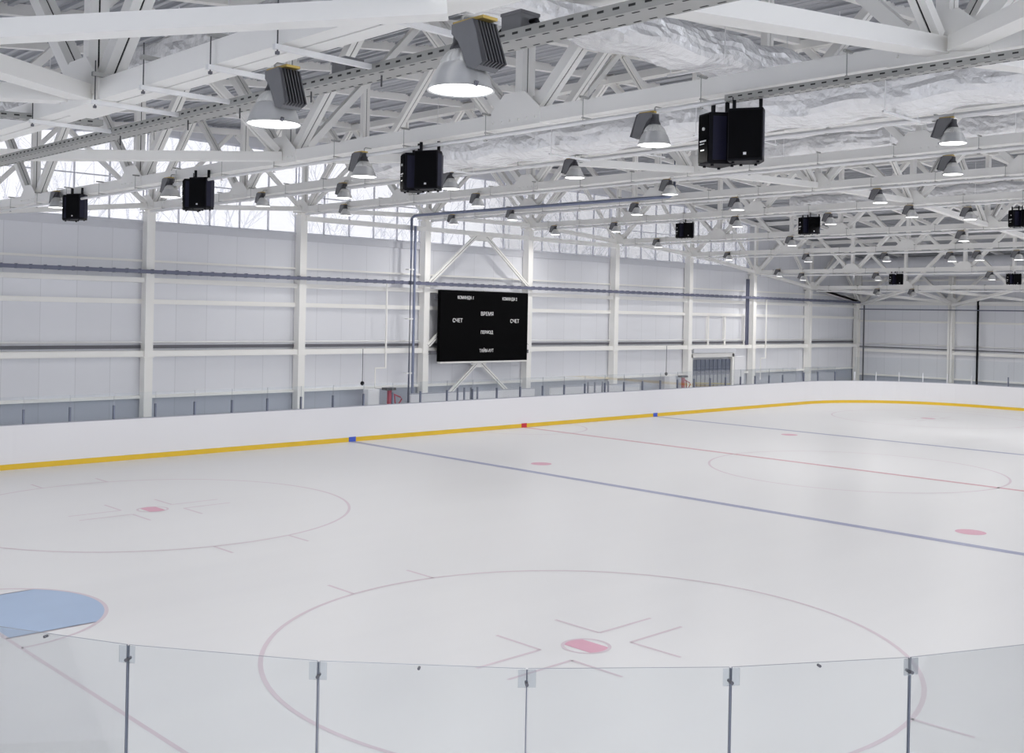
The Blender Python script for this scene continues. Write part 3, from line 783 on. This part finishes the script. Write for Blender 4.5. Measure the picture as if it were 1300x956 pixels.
for y, lab in ((-9.55, 'grey junction box on the long cable tray, between the two nearest lamps'), (-11.62, 'grey junction box on the long cable tray, right of the largest lamp')):
    t = thing('junction_box', (-26.2, y, 6.645), lab, 'junction box')
    MB().box(-.09, .09, -.1, .1, 0, .15).build('body', M['midgrey'], t, bevel=.006)
    MB().box(-.095, .095, -.105, .105, .125, .15).build('lid', M['midgrey'], t, bevel=.004)
    for s in (-1, 1): MB().tube([(0, s * .1, .08), (0, s * .16, .08), (-.03, s * .24, .0)], .016, 6).build('cable', M['black'], t, True)

# ------------------------------------------------------------------ high bay lamps
LIGHT_W = 60.
def make_lamp(flip):
    t = thing('pendant_lamp', (0, 0, 0), '', 'lamp', 'silver high bay lamps')
    s = -1 if flip else 1          # side of the ballast (along +-y)
    refl = MB().lathe([(.212, .0), (.207, .007), (.2, .02), (.191, .05), (.178, .09), (.162, .13), (.146, .16), (.136, .175), (.128, .18), (.125, .172), (.14, .15), (.165, .10), (.187, .04), (.198, .004), (.212, 0)], 36).build('reflector', M['alu'], t, True)
    MB().lathe([(.001, .012), (.1, .012), (.197, .012), (.197, .008), (.001, .008)], 36).build('lens', M['lens'], refl)
    MB().lathe([(.134, .176), (.128, .2), (.115, .225), (.097, .25), (.078, .268), (.068, .276)], 48, ripple=.025).build('ribbed_neck', M['ribbed'], t)
    MB().lathe([(.072, .27), (.075, .285), (.068, .3), (.055, .33), (.052, .41), (.04, .412)], 20).build('socket', M['grey'], t, True)
    b = MB().box(-.06, .06, min(0, s * .24) - .02, max(0, s * .18) + .02, .436, .456); b.build('bracket', M['gold'], t)
    # ballast: body with slanting sides, flat end plates and cooling fins on the outside
    w = .085
    pl = [(s * .0, .432), (s * .19, .44), (s * .225, .36), (s * .285, .135), (s * .22, .10), (s * .15, .125), (s * .06, .31), (s * .0, .37)]
    bal = MB().prism(pl, 0, -w, w).build('ballast', M['midgrey'], t)
    f = MB()
    for k in range(7):
        x = -w + .008 + (2 * w - .016) * k / 6
        f.prism([(s * .18, .438), (s * .225, .425), (s * .325, .14), (s * .265, .118)], 0, x - .006, x + .006)
    f.build('cooling_fins', M['grey'], bal)
    MB().tube([(-.05, -.19 * s * -1, .0), (-.05, -.205 * s * -1, .03)], .014, 8).build('latch', M['dark'], refl)
    MB().tube([(0, 0, .43), (0, 0, .5), (.02, 0, .52), (.14, 0, .52)], .009, 6).build('stem', M['tray'], t)
    ld = bpy.data.lights.new('high_bay_light', 'AREA'); ld.shape = 'DISK'; ld.size = .36; ld.energy = LIGHT_W; ld.color = (1, .975, .94); ld.spread = math.radians(165)
    lo = bpy.data.objects.new('high_bay_light', ld); COL.objects.link(lo); lo.parent = t; lo.location = (0, 0, -.004)
    return t
LAMPS = {1: [(-10.15, 6.04), (-12.22, 6.01)], 2: [(9.47, 7.03), (3.6, 6.91), (-2.98, 6.82), (-8.85, 6.75)], 3: [(10.12, 7.6), (6.13, 7.58), (1.92, 7.53), (-1.96, 7.49), (-9.81, 7.42)],
 4: [(14.64, 8.03), (7.67, 7.96), (0.27, 7.84), (-7.13, 7.78)], 5: [(15.79, 8.2), (12.39, 8.21), (6.34, 8.1), (2.32, 8.04), (-2.4, 7.98)], 6: [(15.92, 8.19), (12.43, 8.17), (6.44, 8.12), (2.56, 8.04), (-0.41, 8.14), (-2.35, 7.97)],
 7: [(14.97, 7.95), (7.79, 7.8), (0.46, 7.74)], 8: [(15.15, 7.65), (10.6, 7.46), (6.59, 7.4), (3.57, 7.34), (2.38, 7.36), (0.75, 7.34)], 9: [(15.97, 7.05), (14.48, 6.82), (10.12, 6.78), (4.29, 6.76)], 10: [(13.18, 6.14), (11.1, 6.12), (4.6, 6.05)]}
FILL_LAMPS = {1: [-2.6, 3.4, 9.4, 15.4], 2: [-14.9, -20.5], 3: [-15.5, -20.5], 4: [-13.8, -20.2], 5: [-7.5, -13.5, -20], 6: [-8.5, -14.5], 7: [-6, -12.5], 8: [-5, -12], 9: [-2, -6, -11], 10: [-1, -5, -10]}  # lamps added outside the frame to raise the light level
near_l, far_l = make_lamp(True), make_lamp(False)
used = set()
def put_lamp(x, y, z, lab, flip=False):
    src = near_l if flip else far_l
    t = src if src.name not in used else copy_tree(src); used.add(src.name)
    t.location = (x, y, z); t['label'] = lab; t.scale = (.95, .95, .87) if flip else (.98, .98, .9)
def tshort(i): return ['', 'nearest', 'second nearest', 'third nearest', 'fourth nearest', 'fifth nearest', 'sixth nearest', 'seventh nearest', 'fourth last', 'third last', 'second last'][i]
for i, L in LAMPS.items():
    for k, (y, z) in enumerate(L):
        lab = 'silver bell lamp under the %s roof truss, %s from the left' % (tshort(i), ORD[k + 1])
        if i == 1: lab = ['second largest silver bell lamp, upper left, with a dark finned ballast', 'largest silver bell lamp, top centre, with a dark finned ballast'][k]
        put_lamp(XT[i] - (.3 if i != 1 else .3), y, z, lab, i == 1)
for i, L in FILL_LAMPS.items():
    for k, y in enumerate(L):
        put_lamp(XT[i] - .3, y, ZT[i] - .5, 'added fill lamp under the %s roof truss, %s beyond the %s edge' % (tshort(i), ORD[k + 1], 'left' if i == 1 else 'right'), i == 1)

# ------------------------------------------------------------------ loudspeakers, in pairs under the trusses
def make_speaker():
    t = thing('hanging_loudspeaker', (0, 0, 0), '', 'loudspeaker', 'black loudspeaker pairs under the roof')
    # front faces -x ; height .64 from z=0 ; front wide, rear narrow
    fw, rw, d, h = .21, .13, .19, .64
    b = MB().prism([(-d, -fw), (-d, fw), (-.02, fw), (d, rw), (d, -rw), (-.02, -fw)], 2, 0, h); b.build('cabinet', M['black'], t, bevel=.012)
    gr = MB().box(-d - .012, -d, -fw + .015, fw - .015, .03, h - .03).build('grille', M['grille'], t)
    MB().box(-d - .02, -d - .012, -.018, .018, .07, .10).build('badge', M['white'], gr)['label'] = 'small pale badge on the grille'
    for s in (-1, 1): MB().prism([(-d + .02, s * (fw + .001)), (-.03, s * (fw + .001)), (d - .03, s * (rw + .03)), (d - .06, s * (rw + .02)), (-.03, s * (fw - .01)), (-d + .02, s * (fw - .01))], 2, .05, h - .05).build('side_panel', M['navy'], t)
    r = MB().box(d, d + .012, -rw + .02, rw - .02, .025, h - .03); rp = r.build('rear_panel', M['grille'], t)
    kn = MB().tube([(d + .01, .02, .44), (d + .03, .02, .44)], .02, 10); kn.build('knob', M['pipe'], rp)
    MB().box(d + .012, d + .016, -.07, .07, .28, .30).box(d + .012, d + .016, -.07, .03, .25, .26).box(d + .012, d + .016, -.05, .03, .17, .185).build('legend', M['pipe'], rp)
    for x, y in ((-.13, -.15), (-.13, .15), (.12, -.09), (.12, .09)): MB().lathe([(.018, 0), (.02, -.022), (.001, -.022)], 10, (x, y, 0)).build('foot', M['black'], t)
    for y in (-.16, .16): MB().box(-.06, -.02, y - .02, y + .02, h - .02, h + .16).build('hanger', M['black'], t)
    return t
SPK = [(2, 8.56, 7.42, 6.66, 'at the far left of the second truss'), (2, 2.56, 7.35, 6.58, 'second from left on the second truss'), (2, -4.38, 7.21, 6.48, 'third from left, above the scoreboard'), (2, -9.93, 7.16, 6.41, 'largest in the picture, upper right'),
       (6, 8.91, 8.51, 7.77, 'small, right of the scoreboard under the sixth truss'), (6, 3.42, 8.47, 7.71, 'small, in the middle of the sixth truss'), (6, -3.89, 8.31, 7.65, 'small, at the right edge under the sixth truss'),
       (9, 9.15, 7.22, 6.54, 'farthest, left of the end wall column'), (9, 3.3, 7.14, 6.51, 'farthest, at the right edge')]
sp0 = make_speaker(); first = True
for i, y, zt, zb, lab in SPK:
    for k in range(2):
        t = sp0 if first else copy_tree(sp0); first = False
        s = (zt - zb) / .82
        t.scale = (s, s, s)
        # one cabinet faces the viewer's end of the rink, its twin faces away
        t.location = (XT[i] - .25, y + (.225 if k == 0 else -.225) * s, zb + .03)
        t.rotation_euler = (0, 0, math.radians(180 - 22) if k == 0 else math.radians(26))
        t['label'] = 'black loudspeaker, %s of the pair %s' % ('left one' if k == 0 else 'right one', lab)

# ------------------------------------------------------------------ light, world, camera
w = bpy.data.worlds.new('sky'); SC.world = w; w.use_nodes = True
bg = w.node_tree.nodes['Background']; bg.inputs['Color'].default_value = (.95, .957, 1, 1); bg.inputs['Strength'].default_value = 3.35

cam = bpy.data.cameras.new('camera'); co = bpy.data.objects.new('camera', cam); COL.objects.link(co)
F = 1375.82; PX, PY = 659.63, 398.16; yaw, roll = .799, .02
cam.sensor_width = 36; cam.sensor_fit = 'HORIZONTAL'; cam.lens = F * 36 / 1300
cam.shift_x = (650 - PX) / 1300; cam.shift_y = (PY - 478) / 1300
cam.clip_end = 500
c, s = math.cos(yaw), math.sin(yaw); cr, sr = math.cos(roll), math.sin(roll)
fw, rt, up = Vector((c, s, 0)), Vector((s, -c, 0)), Vector((0, 0, 1))
R = cr * rt + sr * up; U = cr * up - sr * rt
co.matrix_world = Matrix(((R.x, U.x, -fw.x, -31.457), (R.y, U.y, -fw.y, -17.074), (R.z, U.z, -fw.z, 4.701), (0, 0, 0, 1)))
SC.camera = co
SC.view_settings.view_transform = 'Standard'; SC.view_settings.look = 'None'
SC.view_settings.exposure = 0.08; SC.view_settings.gamma = 1.0; SC.view_settings.use_curve_mapping = False
cy_ = SC.cycles
cy_.max_bounces = 14; cy_.diffuse_bounces = 10; cy_.transparent_max_bounces = 24; cy_.glossy_bounces = 4
cy_.use_denoising = True; cy_.sample_clamp_indirect = 6; cy_.caustics_reflective = False; cy_.caustics_refractive = False
